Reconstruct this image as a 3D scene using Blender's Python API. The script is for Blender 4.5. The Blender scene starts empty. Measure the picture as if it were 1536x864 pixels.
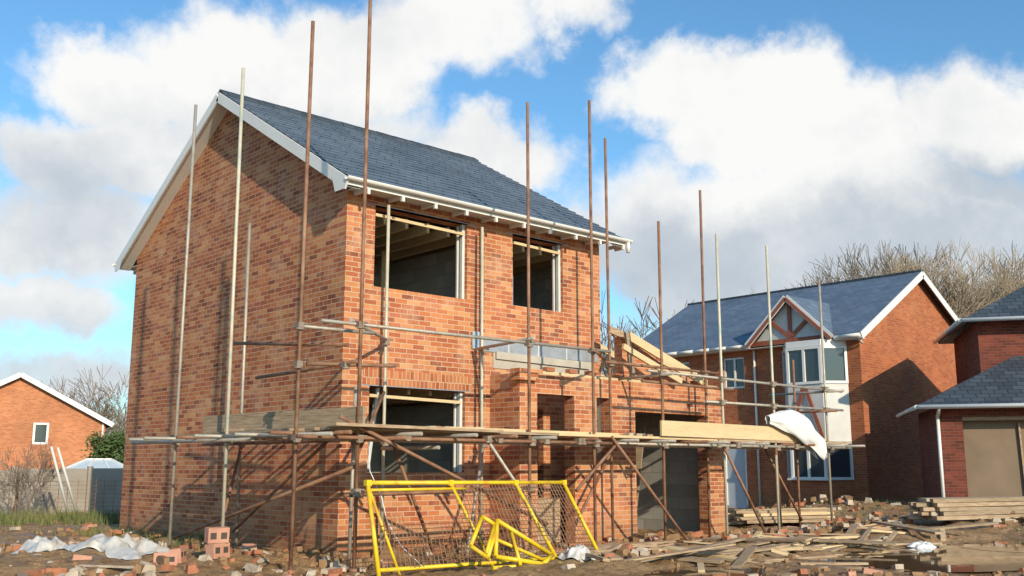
import bpy, math, random
from mathutils import Vector, Matrix, noise as N
random.seed(7)
R=random.random
def U(a,b): return a+(b-a)*R()
Z=Vector((0,0,1))
sc=bpy.context.scene
COL=sc.collection
# ------------------------------------------------------------ materials
def newmat(name):
    m=bpy.data.materials.new(name); m.use_nodes=True
    nt=m.node_tree; b=nt.nodes['Principled BSDF']
    return m,nt,b
def nd(nt,t,**kw):
    n=nt.nodes.new(t)
    for k,v in kw.items():
        if k in n.inputs.keys(): n.inputs[k].default_value=v
        else: setattr(n,k,v)
    return n
def c4(c): return (c[0],c[1],c[2],1)
def ramp(nt,fac,stops):
    r=nt.nodes.new('ShaderNodeValToRGB'); e=r.color_ramp.elements
    while len(e)>1: e.remove(e[0])
    e[0].position=stops[0][0]; e[0].color=c4(stops[0][1])
    for p,c in stops[1:]:
        x=e.new(p); x.color=c4(c)
    nt.links.new(fac,r.inputs[0]); return r.outputs[0]
def mixc(nt,fac,a,b,mode='MIX'):
    m=nt.nodes.new('ShaderNodeMix'); m.data_type='RGBA'; m.blend_type=mode
    for s,i in ((fac,0),(a,6),(b,7)):
        if isinstance(s,(int,float)): m.inputs[i].default_value=s
        elif isinstance(s,tuple): m.inputs[i].default_value=c4(s)
        else: nt.links.new(s,m.inputs[i])
    return m.outputs[2]
def math_(nt,op,a,b=None,c=None,clamp=False):
    m=nt.nodes.new('ShaderNodeMath'); m.operation=op; m.use_clamp=clamp
    for s,i in ((a,0),(b,1),(c,2)):
        if s is None: continue
        if isinstance(s,(int,float)): m.inputs[i].default_value=s
        else: nt.links.new(s,m.inputs[i])
    return m.outputs[0]
def noisef(nt,vec,scale,detail=5,rough=.55):
    n=nd(nt,'ShaderNodeTexNoise',Scale=scale,Detail=detail,Roughness=rough)
    if vec is not None: nt.links.new(vec,n.inputs['Vector'])
    return n
def noisy(name,c1,c2,scale=3,rough=.8,bump=.2,metal=0,bscale=None,stretch=None,c3=None,spec=.5,bdist=.02):
    m,nt,b=newmat(name)
    g=nt.nodes.new('ShaderNodeNewGeometry'); v=g.outputs['Position']
    if stretch:
        mp=nd(nt,'ShaderNodeMapping'); mp.inputs['Scale'].default_value=stretch
        tc=nt.nodes.new('ShaderNodeUVMap'); nt.links.new(tc.outputs[0],mp.inputs[0]); v=mp.outputs[0]
    n=noisef(nt,v,scale,4)
    st=[(.3,c1),(.7,c2)] if c3 is None else [(.28,c1),(.5,c2),(.72,c3)]
    col=ramp(nt,n.outputs[0],st)
    n2=noisef(nt,v,scale*.23,2)
    col=mixc(nt,math_(nt,'MULTIPLY',n2.outputs[0],.5),col,tuple(x*.5 for x in c1))
    nt.links.new(col,b.inputs['Base Color'])
    b.inputs['Roughness'].default_value=rough; b.inputs['Metallic'].default_value=metal
    b.inputs['Specular IOR Level'].default_value=spec
    if bump:
        n3=noisef(nt,v,bscale or scale*4,3)
        bp=nd(nt,'ShaderNodeBump',Strength=bump,Distance=bdist); nt.links.new(n3.outputs[0],bp.inputs['Height'])
        nt.links.new(bp.outputs[0],b.inputs['Normal'])
    return m
def brickmat(name,stops,mortar,bw=.225,rh=.075,ms=.0065,bump=.5,rough=.85,mud=True,bloom=.25,big_=1.0,grime=.35):
    m,nt,b=newmat(name)
    uv=nt.nodes.new('ShaderNodeUVMap').outputs[0]
    g=nt.nodes.new('ShaderNodeNewGeometry')
    nz=noisef(nt,g.outputs['Position'],2.5,3)
    off=nd(nt,'ShaderNodeVectorMath',operation='SUBTRACT'); nt.links.new(nz.outputs['Color'],off.inputs[0]); off.inputs[1].default_value=(.5,.5,.5)
    sc_=nd(nt,'ShaderNodeVectorMath',operation='MULTIPLY_ADD'); nt.links.new(off.outputs[0],sc_.inputs[0])
    sc_.inputs[1].default_value=(.012,.012,0); nt.links.new(uv,sc_.inputs[2])
    br=nt.nodes.new('ShaderNodeTexBrick'); nt.links.new(sc_.outputs[0],br.inputs['Vector'])
    br.inputs['Color1'].default_value=(0,0,0,1); br.inputs['Color2'].default_value=(1,1,1,1); br.inputs['Mortar'].default_value=(.5,.5,.5,1)
    br.inputs['Scale'].default_value=1; br.inputs['Mortar Size'].default_value=ms; br.inputs['Mortar Smooth'].default_value=.25
    br.inputs['Brick Width'].default_value=bw; br.inputs['Row Height'].default_value=rh; br.inputs['Bias'].default_value=0
    col=ramp(nt,br.outputs['Color'],stops)
    n1=noisef(nt,g.outputs['Position'],28,3)
    col=mixc(nt,math_(nt,'MULTIPLY',n1.outputs[0],grime),col,tuple(x*.6 for x in stops[0][1]))
    n2=noisef(nt,g.outputs['Position'],.7,4,.6)
    big=ramp(nt,n2.outputs[0],[(.3,(.74,.71,.68)),(.7,(1.15,1.13,1.08))])
    col=mixc(nt,big_,col,big,'MULTIPLY')
    n4=noisef(nt,g.outputs['Position'],1.9,5,.7)
    bl=math_(nt,'MULTIPLY',ramp(nt,n4.outputs[0],[(.50,(0,0,0)),(.72,(1,1,1))]),bloom)
    col=mixc(nt,bl,col,tuple(min(1,x*1.4) for x in mortar))
    col=mixc(nt,br.outputs['Fac'],col,mortar)
    if mud:
        sp=nt.nodes.new('ShaderNodeSeparateXYZ'); nt.links.new(g.outputs['Position'],sp.inputs[0])
        h=math_(nt,'MULTIPLY_ADD',n4.outputs[0],1.3,-.15)
        f=math_(nt,'SUBTRACT',h,sp.outputs[2]); f=math_(nt,'MULTIPLY',f,1.6,clamp=True)
        col=mixc(nt,math_(nt,'MULTIPLY',f,.75),col,(.28,.15,.07))
    nt.links.new(col,b.inputs['Base Color']); b.inputs['Roughness'].default_value=rough
    b.inputs['Specular IOR Level'].default_value=.25
    hgt=math_(nt,'SUBTRACT',math_(nt,'MULTIPLY',n1.outputs[0],.4),br.outputs['Fac'])
    bp=nd(nt,'ShaderNodeBump',Strength=bump,Distance=.012); nt.links.new(hgt,bp.inputs['Height']); nt.links.new(bp.outputs[0],b.inputs['Normal'])
    return m
BR=brickmat('brick_new',[(.0,(.25,.08,.045)),(.13,(.38,.115,.055)),(.4,(.48,.155,.065)),(.65,(.55,.21,.085)),(.86,(.63,.31,.14)),(1,(.42,.12,.08))],(.52,.36,.24),bump=.4,bloom=.38)
BR2=brickmat('brick_neighbour',[(.0,(.34,.09,.04)),(.5,(.43,.125,.05)),(1,(.49,.165,.065))],(.36,.22,.13),bloom=.12)
BRD=brickmat('brick_shaded',[(.0,(.12,.032,.024)),(.5,(.18,.045,.032)),(1,(.24,.06,.038))],(.15,.095,.07),bloom=.05)  # shadow on the right-hand house walls is put into this brick colour
BLK=brickmat('blockwork',[(.0,(.34,.33,.31)),(.5,(.42,.41,.38)),(1,(.50,.48,.45))],(.28,.27,.25),.45,.225,.008,mud=False)
SL=brickmat('slate',[(.0,(.105,.145,.205)),(.5,(.125,.172,.24)),(1,(.15,.20,.275))],(.04,.055,.08),.30,.21,.006,bump=.5,rough=.5,mud=False,bloom=0,big_=.5,grime=.15)
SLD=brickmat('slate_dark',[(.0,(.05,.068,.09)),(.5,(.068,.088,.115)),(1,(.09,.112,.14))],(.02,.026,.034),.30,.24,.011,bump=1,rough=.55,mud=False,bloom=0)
WH=noisy('white_pvc',(.82,.81,.77),(.78,.77,.73),2,.4,.05)
GRY=noisy('weathered_white',(.60,.60,.57),(.72,.71,.67),3,.6,.1)
RUST=noisy('rusty_steel',(.16,.075,.045),(.32,.16,.09),5,.75,.3,.2,40,c3=(.40,.25,.16))
GALV=noisy('galvanised_steel',(.34,.31,.26),(.50,.46,.39),6,.55,.15,.35,40,c3=(.40,.28,.19))
CREAM=noisy('painted_steel',(.48,.43,.32),(.64,.58,.45),3,.6,.15,.1,40,c3=(.33,.45,.38))
CLAMP=noisy('coupler_steel',(.25,.19,.14),(.44,.36,.28),8,.65,.2,.4)
YEL=noisy('yellow_paint',(.78,.50,.01),(.85,.60,.02),4,.45,.1,0,30,c3=(.55,.28,.03))
NETM=noisy('rusty_wire',(.20,.10,.055),(.34,.20,.12),6,.85,0,.1)
WD=noisy('new_timber',(.56,.40,.21),(.72,.55,.32),3,.75,.2,stretch=(1.2,14,1),c3=(.62,.44,.23))
WD2=noisy('weathered_timber',(.22,.15,.09),(.37,.27,.17),3,.85,.3,stretch=(1.2,14,1),c3=(.47,.37,.26))
WD3=noisy('muddy_timber',(.30,.19,.11),(.45,.32,.20),3,.85,.3,stretch=(1.5,10,1),c3=(.55,.44,.31))
LEAD=noisy('lead_flashing',(.30,.33,.37),(.46,.49,.52),5,.5,.2,.2)
MEMB=noisy('membrane',(.46,.41,.34),(.58,.52,.43),4,.6,.3)
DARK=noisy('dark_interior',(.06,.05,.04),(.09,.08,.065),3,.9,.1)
CONC=noisy('concrete',(.32,.28,.23),(.42,.38,.32),2,.9,.3,0,20)
PLY=noisy('plywood_shaded',(.19,.135,.09),(.26,.19,.13),1.2,.85,.15)  # boarding colour darkened, the shade on it is in the albedo
PLAS=noisy('plastic_sheet',(.48,.46,.43),(.64,.62,.59),5,.3,.3,0,14,spec=.7,c3=(.40,.32,.24))
CLOTH=noisy('white_sheet',(.75,.75,.74),(.82,.82,.80),5,.7,.2)
TIM=noisy('stained_timber',(.30,.08,.04),(.38,.12,.06),5,.6,.1)
BARK=noisy('bark',(.20,.15,.11),(.30,.235,.18),4,.9,0)
BARK2=noisy('bark_pale',(.25,.19,.13),(.36,.29,.21),4,.9,0)
LEAF=noisy('foliage',(.05,.09,.02),(.11,.16,.04),1.5,.7,0)
GRASS=noisy('grass_blades',(.09,.13,.03),(.18,.19,.06),1.0,.7,0,c3=(.30,.24,.11))
PINK=noisy('clay_block',(.52,.25,.17),(.62,.34,.24),6,.85,.3)
PALE=noisy('pale_rubble',(.42,.33,.24),(.60,.51,.40),7,.9,.4)
CLOD=noisy('mud_clod',(.20,.11,.05),(.37,.22,.11),5,.85,.5,0,20)
REDB=noisy('brick_rubble',(.34,.12,.06),(.48,.20,.10),9,.85,.4)
m,nt,b=newmat('window_glass'); b.inputs['Base Color'].default_value=(.03,.04,.05,1); b.inputs['Roughness'].default_value=.06; b.inputs['Specular IOR Level'].default_value=.8; GLS=m
def mudmat():
    m,nt,b=newmat('mud')
    g=nt.nodes.new('ShaderNodeNewGeometry'); P=g.outputs['Position']
    n1=noisef(nt,P,.9,6,.65); n2=noisef(nt,P,7,6,.7); n3=noisef(nt,P,.18,3,.5)
    col=ramp(nt,n1.outputs[0],[(.34,(.11,.058,.026)),(.46,(.25,.14,.06)),(.58,(.40,.24,.11)),(.75,(.52,.34,.17))])
    col=mixc(nt,.5,col,ramp(nt,n2.outputs[0],[(.35,(.11,.06,.028)),(.65,(.50,.32,.16))]))
    col=mixc(nt,ramp(nt,n3.outputs[0],[(.54,(0,0,0)),(.66,(.2,.2,.2))]),col,(.18,.16,.07))
    d=nd(nt,'ShaderNodeVectorMath',operation='LENGTH'); nt.links.new(P,d.inputs[0])
    far=math_(nt,'MULTIPLY',math_(nt,'SUBTRACT',d.outputs['Value'],38),.05,clamp=True)
    col=mixc(nt,far,col,(.09,.12,.04))
    nt.links.new(col,b.inputs['Base Color'])
    r=ramp(nt,n1.outputs[0],[(.38,(.28,.28,.28)),(.52,(.85,.85,.85))]); nt.links.new(r,b.inputs['Roughness'])
    b.inputs['Specular IOR Level'].default_value=.4
    bp=nd(nt,'ShaderNodeBump',Strength=.9,Distance=.08); nt.links.new(n2.outputs[0],bp.inputs['Height']); nt.links.new(bp.outputs[0],b.inputs['Normal'])
    return m
MUD=mudmat()
m,nt,b=newmat('puddle_water'); b.inputs['Base Color'].default_value=(.12,.07,.035,1); b.inputs['Roughness'].default_value=.03; b.inputs['Specular IOR Level'].default_value=.7
g=nt.nodes.new('ShaderNodeNewGeometry'); n=noisef(nt,g.outputs['Position'],4,2); bp=nd(nt,'ShaderNodeBump',Strength=.04,Distance=.02); nt.links.new(n.outputs[0],bp.inputs['Height']); nt.links.new(bp.outputs[0],b.inputs['Normal']); WAT=m
HILL=noisy('hill_ground',(.10,.13,.10),(.17,.19,.14),.02,.95,0,c3=(.22,.22,.20))
# ------------------------------------------------------------ mesh builder
class MB:
    def __init__(s): s.v=[];s.f=[];s.m=[];s.s=[];s.mats=[]
    def mi(s,m):
        if m not in s.mats: s.mats.append(m)
        return s.mats.index(m)
    def poly(s,pts,m,smooth=False):
        i=len(s.v); s.v+= [Vector(p) for p in pts]; s.f.append(list(range(i,i+len(pts)))); s.m.append(s.mi(m)); s.s.append(smooth)
    def hexa(s,c,m):
        for q in ((3,2,1,0),(4,5,6,7),(0,1,5,4),(1,2,6,5),(2,3,7,6),(3,0,4,7)): s.poly([c[k] for k in q],m)
    def box(s,a,b,m):
        x0,y0,z0=[min(a[i],b[i]) for i in range(3)]; x1,y1,z1=[max(a[i],b[i]) for i in range(3)]
        s.hexa([(x0,y0,z0),(x1,y0,z0),(x1,y1,z0),(x0,y1,z0),(x0,y0,z1),(x1,y0,z1),(x1,y1,z1),(x0,y1,z1)],m)
    def beam(s,p1,p2,w,h,m,up=Z,roll=0):
        p1=Vector(p1);p2=Vector(p2);d=(p2-p1).normalized()
        sd=d.cross(Vector(up))
        if sd.length<1e-4: sd=d.cross(Vector((0,1,0)))
        sd.normalize(); u=sd.cross(d)
        if roll:
            M_=Matrix.Rotation(roll,3,d); sd=M_@sd; u=M_@u
        a=sd*w/2; c=u*h/2
        s.hexa([p1-a-c,p1+a-c,p2+a-c,p2-a-c,p1-a+c,p1+a+c,p2+a+c,p2-a+c],m)
    def tube(s,p1,p2,r,m,n=8,r2=None,cap=True):
        p1=Vector(p1);p2=Vector(p2);d=(p2-p1).normalized(); r2=r if r2 is None else r2
        a=d.orthogonal().normalized(); b=d.cross(a)
        i=len(s.v)
        for p,rr in ((p1,r),(p2,r2)):
            for k in range(n):
                t=2*math.pi*k/n; s.v.append(p+(a*math.cos(t)+b*math.sin(t))*rr)
        for k in range(n):
            k2=(k+1)%n; s.f.append([i+k,i+k2,i+n+k2,i+n+k]); s.m.append(s.mi(m)); s.s.append(n>4)
        if cap:
            s.f.append([i+k for k in range(n)][::-1]); s.m.append(s.mi(m)); s.s.append(False)
            s.f.append([i+n+k for k in range(n)]); s.m.append(s.mi(m)); s.s.append(False)
    def slab(s,pts,t,m,mb=None,ms=None):
        pts=[Vector(p) for p in pts]; lo=[p-Z*t for p in pts]
        s.poly(pts,m); s.poly(lo[::-1],mb or m)
        for k in range(len(pts)):
            j=(k+1)%len(pts); s.poly([lo[k],lo[j],pts[j],pts[k]],ms or mb or m)
    def wall(s,p0,p1,z0,z1,ops,t,mo,mi_,top=False,mr=None,caps=False):
        p0=Vector((p0[0],p0[1],0));p1=Vector((p1[0],p1[1],0));L=(p1-p0).length;d=(p1-p0)/L
        inn=Vector((-d.y,d.x,0))*t
        xs=sorted({0,L,*[o[0] for o in ops],*[o[1] for o in ops]}); zs=sorted({z0,z1,*[o[2] for o in ops],*[o[3] for o in ops]})
        def full(i,j):
            if i<0 or j<0 or i>=len(xs)-1 or j>=len(zs)-1: return None
            cx=(xs[i]+xs[i+1])/2;cz=(zs[j]+zs[j+1])/2
            return not any(o[0]<cx<o[1] and o[2]<cz<o[3] for o in ops)
        P=lambda x,z,k=0: p0+d*x+Z*z+(inn if k else Vector((0,0,0)))
        mr=mr or mo
        for i in range(len(xs)-1):
            for j in range(len(zs)-1):
                if not full(i,j): continue
                a,b_,c,e=xs[i],xs[i+1],zs[j],zs[j+1]
                s.poly([P(a,c),P(b_,c),P(b_,e),P(a,e)],mo); s.poly([P(b_,c,1),P(a,c,1),P(a,e,1),P(b_,e,1)],mi_)
                if full(i-1,j) is False or (caps and i==0): s.poly([P(a,c,1),P(a,c),P(a,e),P(a,e,1)],mr)
                if full(i+1,j) is False or (caps and i==len(xs)-2): s.poly([P(b_,c),P(b_,c,1),P(b_,e,1),P(b_,e)],mr)
                if full(i,j-1) is False: s.poly([P(a,c,1),P(b_,c,1),P(b_,c),P(a,c)],mr)
                if full(i,j+1) is False or (top and j==len(zs)-2): s.poly([P(a,e),P(b_,e),P(b_,e,1),P(a,e,1)],mr)
    def window(s,p0,p1,z0,z1,nm=1,fw=.06,trans=None,out=.0,m=None):
        m=m or WH
        p0=Vector((p0[0],p0[1],0));p1=Vector((p1[0],p1[1],0));L=(p1-p0).length;d=(p1-p0)/L;o=Vector((d.y,-d.x,0))
        p0=p0+o*out;p1=p1+o*out
        for z in (z0+fw/2,z1-fw/2): s.beam(p0+Z*z,p1+Z*z,.07,fw,m)
        for k in range(nm+2):
            f=k/(nm+1); q=p0+d*(fw/2+f*(L-fw)); s.beam(q+Z*(z0+fw),q+Z*(z1-fw),.066,fw,m,up=d)
        if trans:
            s.beam(p0+Z*trans,p1+Z*trans,.062,fw*.8,m)
        g0=p0-o*.015+d*.02;g1=p1-o*.015-d*.02
        s.poly([g0+Z*(z0+.02),g1+Z*(z0+.02),g1+Z*(z1-.02),g0+Z*(z1-.02)],GLS)
    def build(s,name,parent=None,loc=None):
        me=bpy.data.meshes.new(name); me.from_pydata([tuple(v) for v in s.v],[],s.f)
        for m in s.mats: me.materials.append(m)
        me.polygons.foreach_set('material_index',s.m); me.polygons.foreach_set('use_smooth',s.s)
        uv=me.uv_layers.new(name='UVMap'); me.update()
        dat=[0.0]*(2*len(me.loops))
        for p in me.polygons:
            n=p.normal
            if abs(n.z)>.995: t=Vector((1,0,0)); b_=Vector((0,1,0))
            else: t=Z.cross(n).normalized(); b_=n.cross(t)
            for li in p.loop_indices:
                v=me.vertices[me.loops[li].vertex_index].co
                dat[2*li]=v.dot(t); dat[2*li+1]=v.dot(b_)
        uv.data.foreach_set('uv',dat)
        o=bpy.data.objects.new(name,me); COL.objects.link(o)
        if parent: o.parent=parent
        if loc: o.location=loc
        return o
def empty(name,loc=(0,0,0),rz=0):
    e=bpy.data.objects.new(name,None); e.location=loc; e.rotation_euler=(0,0,rz); COL.objects.link(e); return e
# ------------------------------------------------------------ terrain
def sm(a,b,x):
    t=max(0,min(1,(x-a)/(b-a))); return t*t*(3-2*t)
PUD=[(7.0,-5.4,2.1,1.2),(10.3,-5.6,1.5,.9),(2.2,-4.4,.9,.5),(4.3,-2.7,.8,.3)]
def gh(x,y):
    d=math.hypot(x,y)
    near=1-sm(30,60,d)
    amp=1-.5*(1-sm(-6.5,-4,y))
    z=(N.noise(Vector((x*.45,y*.45,3)))*.08+N.noise(Vector((x*1.3,y*1.3,7)))*.09+N.noise(Vector((x*3.4,y*3.4,1)))*.06+N.noise(Vector((x*8,y*8,1)))*.035)*near*amp
    z+=.30*sm(11,16,x)*(1-sm(1,5,y))*(1-sm(30,40,x)) -.22*sm(3,7,y)*sm(10,16,x)*near
    z+=.12*math.exp(-((x-10.5)**2/8+(y+3.2)**2/.8)) + .10*math.exp(-((x+2.8)**2/3+(y-1.5)**2/4))
    z-=.05*math.exp(-((x-5)**2/30+(y+8)**2/3))
    for px,py,a,b in PUD:
        q=((x-px)/a)**2+((y-py)/b)**2; w_=math.exp(-(q*.55)**2); z=z*(1-w_)-.08*w_
    z-=1.4*sm(26,45,d)*sm(0.0,.5,(y-x*1.2)/max(d,1))
    return z
n=380; vs=[];fs=[]
def warp(s): return 15*s+ (900-15)*abs(s)**7*(1 if s>0 else -1)
for j in range(n+1):
    for i in range(n+1):
        x=warp(2*i/n-1)+3; y=warp(2*j/n-1)+0
        vs.append((x,y,gh(x,y)))
for j in range(n):
    for i in range(n):
        a=j*(n+1)+i; fs.append((a,a+1,a+n+2,a+n+1))
me=bpy.data.meshes.new('ground'); me.from_pydata(vs,[],fs); me.materials.append(MUD)
me.polygons.foreach_set('use_smooth',[True]*len(fs)); o=bpy.data.objects.new('ground',me); COL.objects.link(o)
mb=MB()
for i_,(px,py,a,b) in enumerate(PUD):
    mb.poly([(px+a*1.35*math.cos(t*math.pi/12),py+b*1.45*math.sin(t*math.pi/12),-.028+.003*i_) for t in range(24)],WAT)
mb.build('puddle')
# ------------------------------------------------------------ MAIN HOUSE
H=empty('brick_house_under_construction')
W_,D_,ZE=5.45,7.65,5.30
mb=MB()
f_ops=[(.50,2.30,3.88,5.12),(3.30,4.50,3.90,5.12),(.47,2.28,1.16,2.41),(3.2,4.0,.0,2.2)]
mb.wall((0,0),(W_,0),-.4,ZE,f_ops,.3,BR,BLK)
mb.wall((0,D_),(0,0),-.4,ZE,[],.3,BR,BLK)
mb.wall((W_,D_),(0,D_),-.4,ZE,[(1.2,2.4,3.9,5.1),(3.2,4.6,3.9,5.1),(3.2,4.6,1.1,2.4)],.3,BR,BLK)
mb.wall((W_,0),(W_,D_),-.4,ZE,[(2.0,3.2,3.9,5.0)],.3,BR,BLK)
sl=2.45/4.18; zr=lambda y:5.35+(min(y,D_-y)+.35)*sl
for x,xo in ((0,.3),(W_,W_-.3)):
    for xx in (x,xo):
        pts=[(xx,0,ZE),(xx,0,zr(0)-.09),(xx,D_/2,zr(D_/2)-.09),(xx,D_,zr(D_)-.09),(xx,D_,ZE)]
        if xx==0 or xx==W_-.3: pts=pts[::-1]
        mb.poly(pts,BR if xx==x else BLK)
mb.build('walls',H)
mb=MB()
x0,x1=-.26,W_+.26
mb.slab([(x0,-.38,zr(-.38)),(x1,-.38,zr(-.38)),(x1,D_/2,zr(D_/2)),(x0,D_/2,zr(D_/2))],.08,SL,DARK,SL)
mb.slab([(x1,D_+.38,zr(-.38)),(x0,D_+.38,zr(-.38)),(x0,D_/2,zr(D_/2)),(x1,D_/2,zr(D_/2))],.08,SL,DARK,SL)
nrow=21; Ls=(D_/2+.38)
for r_ in range(nrow):
    ya=-.38+Ls*r_/nrow; yb=ya+Ls/nrow*1.04
    lift=.026
    mb.poly([(x0+.002,ya,zr(ya)+lift),(x1-.002,ya,zr(ya)+lift),(x1-.002,yb,zr(yb)+.004),(x0+.002,yb,zr(yb)+.004)],SL)
    mb.poly([(x0+.002,ya,zr(ya)),(x1-.002,ya,zr(ya)),(x1-.002,ya,zr(ya)+lift),(x0+.002,ya,zr(ya)+lift)],SLD)
x=x0
while x<x1-.01:
    L=.42; e=min(x+L,x1); zc=zr(D_/2)+.02
    for sgn in (-1,1):
        mb.slab([(x+.01,D_/2,zc+.035+U(0,.008)),(e,D_/2,zc+.035),(e,D_/2+sgn*.13,zc-.05),(x+.01,D_/2+sgn*.13,zc-.05)][::sgn],.03,SLD)
    x+=L
mb.build('roof',H)
mb=MB()
for sx in (x0-.015,x1+.015):
    for a,b in (((-.40),D_/2),(D_+.40,D_/2)):
        mb.beam((sx,a,zr(a)-.10),(sx,b,zr(b)-.10),.03,.17,WH)
    xa,xb=(x0+.005,-.004) if sx<0 else (W_+.004,x1-.005)
    for a,b in ((-.34,D_/2),(D_+.34,D_/2)):
        p=[(xa,a,zr(a)-.15),(xb,a,zr(a)-.15),(xb,b,zr(b)-.15),(xa,b,zr(b)-.15)]
        mb.slab(p if a<0 else p[::-1],.012,WH)
    for a,s_ in ((0,-1),(D_,1)):
        q_=sx-.02 if sx<0 else sx+.02
        mb.poly([(q_,a+s_*.02,zr(0)-.15),(q_,a+s_*.38,zr(-.38)-.14),(q_,a+s_*.38,5.15),(q_,a+s_*.12,5.15)],WH)
mb.build('bargeboards',H)
mb=MB()
for yy,sg in ((0,-1),(D_,1)):
    mb.box((x0,yy+sg*.36,5.215),(x1,yy+sg*.385,5.32),WH)
    mb.box((0,yy+sg*.012,5.25),(W_,yy+sg*.355,5.265),GRY)
    yc=yy+sg*.44; zc=5.315
    K=10
    for k in range(K):
        t0=math.pi+math.pi*k/K; t1=math.pi+math.pi*(k+1)/K
        A=(x0-.05,yc+.052*math.cos(t0),zc+.052*math.sin(t0)); B=(x1+.12,A[1],A[2])
        C=(x1+.12,yc+.052*math.cos(t1),zc+.052*math.sin(t1)); D=(x0-.05,C[1],C[2])
        mb.poly([A,B,C,D],WH,True)
        A2=(x0-.05,yc+.047*math.cos(t0),zc+.047*math.sin(t0)); C2=(x0-.05,yc+.047*math.cos(t1),zc+.047*math.sin(t1))
        mb.poly([(x1+.12,C2[1],C2[2]),(x1+.12,A2[1],A2[2]),A2,C2],WH,True)
    x=x0+.35
    while x<x1:
        mb.box((x,yy+sg*.02,5.19),(x+.045,yy+sg*.35,5.249),WH)
        mb.box((x,yy+sg*.345,5.14),(x+.045,yy+sg*.39,5.212),WH)
        x+=.62
mb.tube((x1+.04,-.44,5.3),(x1+.04,-.44,5.08),.034,WH)
mb.build('gutters_and_fascia',H)
mb=MB()
mb.box((.31,.31,2.56),(W_-.31,D_-.31,2.74),WD2)
mb.box((.31,.31,0.02),(W_-.31,D_-.31,.1),CONC)
x=.45
while x<W_-.3:
    mb.box((x,.31,4.94),(x+.055,D_-.31,5.10),WD)
    mb.box((x+.1,.31,2.34),(x+.15,D_-.31,2.555),WD)
    x+=.42
for zb in (.11,2.75):
    mb.wall((2.75,D_-.31),(2.75,.9),zb,zb+2.18,[(3.2,4.1,zb,zb+2)],.1,BLK,BLK,caps=True)
    mb.wall((.31,2.9),(2.74,2.9),zb,zb+2.18,[(.45,1.25,zb,zb+2)],.1,BLK,BLK)
for k in range(9):
    xx=.35+k*.6
    if xx>W_-.35: break
    mb.beam((xx,.2,zr(.2)-.2),(xx,D_/2,zr(D_/2)-.2),.04,.09,WD2); mb.beam((xx,D_-.2,zr(.2)-.2),(xx,D_/2,zr(D_/2)-.2),.04,.09,WD2)
for xx in (.9,1.45,2.0):
    mb.beam((xx,1.9,2.75),(xx,1.9,4.93),.05,.09,WD,up=(1,0,0))
mb.beam((.85,1.9,3.6),(2.1,1.9,3.6),.045,.07,WD)
for xx in (3.55,4.1): mb.beam((xx,1.6,2.75),(xx,1.6,4.93),.05,.09,WD,up=(1,0,0))
mb.build('interior',H)
mb=MB()
def opening_trim(a,b,z0,z1,y=0):
    mb.box((b-.055,y+.06,z0+.002),(b-.003,y+.12,z1-.002),GRY)
    mb.box((b-.075,y+.16,z0+.01),(b-.004,y+.19,z1-.01),GRY)
    mb.box((a+.003,y+.08,z0+.002),(a+.04,y+.12,z1-.002),WD2)
    mb.beam((a+.02,y+.04,z1-.14),(b-.06,y+.04,z1-.17),.045,.045,WD)
    mb.box((a-.15,y-.006,z1+.0),(b+.15,y+.10,z1+.012),LEAD)
opening_trim(.5,2.3,3.88,5.12); opening_trim(3.3,4.5,3.90,5.12); opening_trim(.47,2.28,1.16,2.41)
mb.beam((.6,.2,1.2),(.75,.2,2.4),.05,.05,GRY)
mb.build('opening_frames',H)
mb=MB()
SOL=brickmat('soldier_bricks',[(.0,(.33,.10,.05)),(.4,(.47,.155,.065)),(.8,(.58,.26,.11)),(1,(.42,.12,.07))],(.50,.35,.23),.075,.23,.0065,mud=False)
mb.box((.35,-.004,2.424),(2.42,.05,2.65),SOL)
mb.build('soldier_courses',H)
# ---- front/garage extension
mb=MB()
XL,YF,XR,ZT=2.8,-.7,8.1,2.70
mb.wall((XL,-.002),(XL,YF),-.4,ZT,[],.22,BR,BLK,top=True)
mb.wall((XL,YF),(XR,YF),-.4,ZT,[(.38,1.22,.05,2.39),(1.76,2.10,1.35,2.39),(2.74,4.77,.02,2.19)],.22,BR,BLK,top=True)
mb.wall((XR,YF),(XR,5.0),-.4,ZT-.1,[],.22,BR,BLK,top=True)
mb.wall((XR,5.0),(W_,5.0),-.4,ZT-.1,[],.22,BR,BLK,top=True)
mb.wall((5.0,-.49),(5.0,-.01),-.1,ZT-.2,[],.1,BLK,BLK)
mb.box((XL-.004,YF-.006,ZT+.001),(XL+.5,YF+.22,ZT+.075),BR)
mb.box((XL-.1,YF-.11,ZT-.12),(XL+.30,YF+.10,ZT+.003),BR)
x=5.48
while x<7.95:
    zt=3.55-(x-5.3)*.30; zt=round(zt/.075)*.075
    if zt>ZT+.03: mb.box((x,-.46,ZT+.002),(x+.224,-.30,zt),BR)
    x+=.225
mb.build('extension_walls',H)
mb=MB()
mb.box((2.45,-.02,3.08),(5.35,-.004,3.30),LEAD)
mb.beam((2.42,-.03,3.30),(5.38,-.03,3.30),.03,.02,GRY)
mb.box((2.40,-.03,3.10),(2.55,-.022,3.38),noisy('blue_tape',(.25,.34,.45),(.5,.55,.6),9,.5,.1))
mb.box((2.86,-.016,2.82),(5.2,-.003,3.075),MEMB)
mb.beam((2.9,-.04,3.03),(5.1,-.05,3.0),.02,.12,MEMB)
for k in range(5):
    xx=2.5+k*.68; mb.box((xx,-.026,3.06),(xx+.02,-.004,3.32),GRY)
mb.build('flashing',H)
mb=MB()
mb.beam((XL+.5,YF+.11,ZT+.035),(5.3,YF+.11,ZT+.035),.1,.05,WD)
mb.beam((5.2,YF+.1,ZT+.04),(8.05,YF+.12,ZT+.035),.1,.06,WD)
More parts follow.
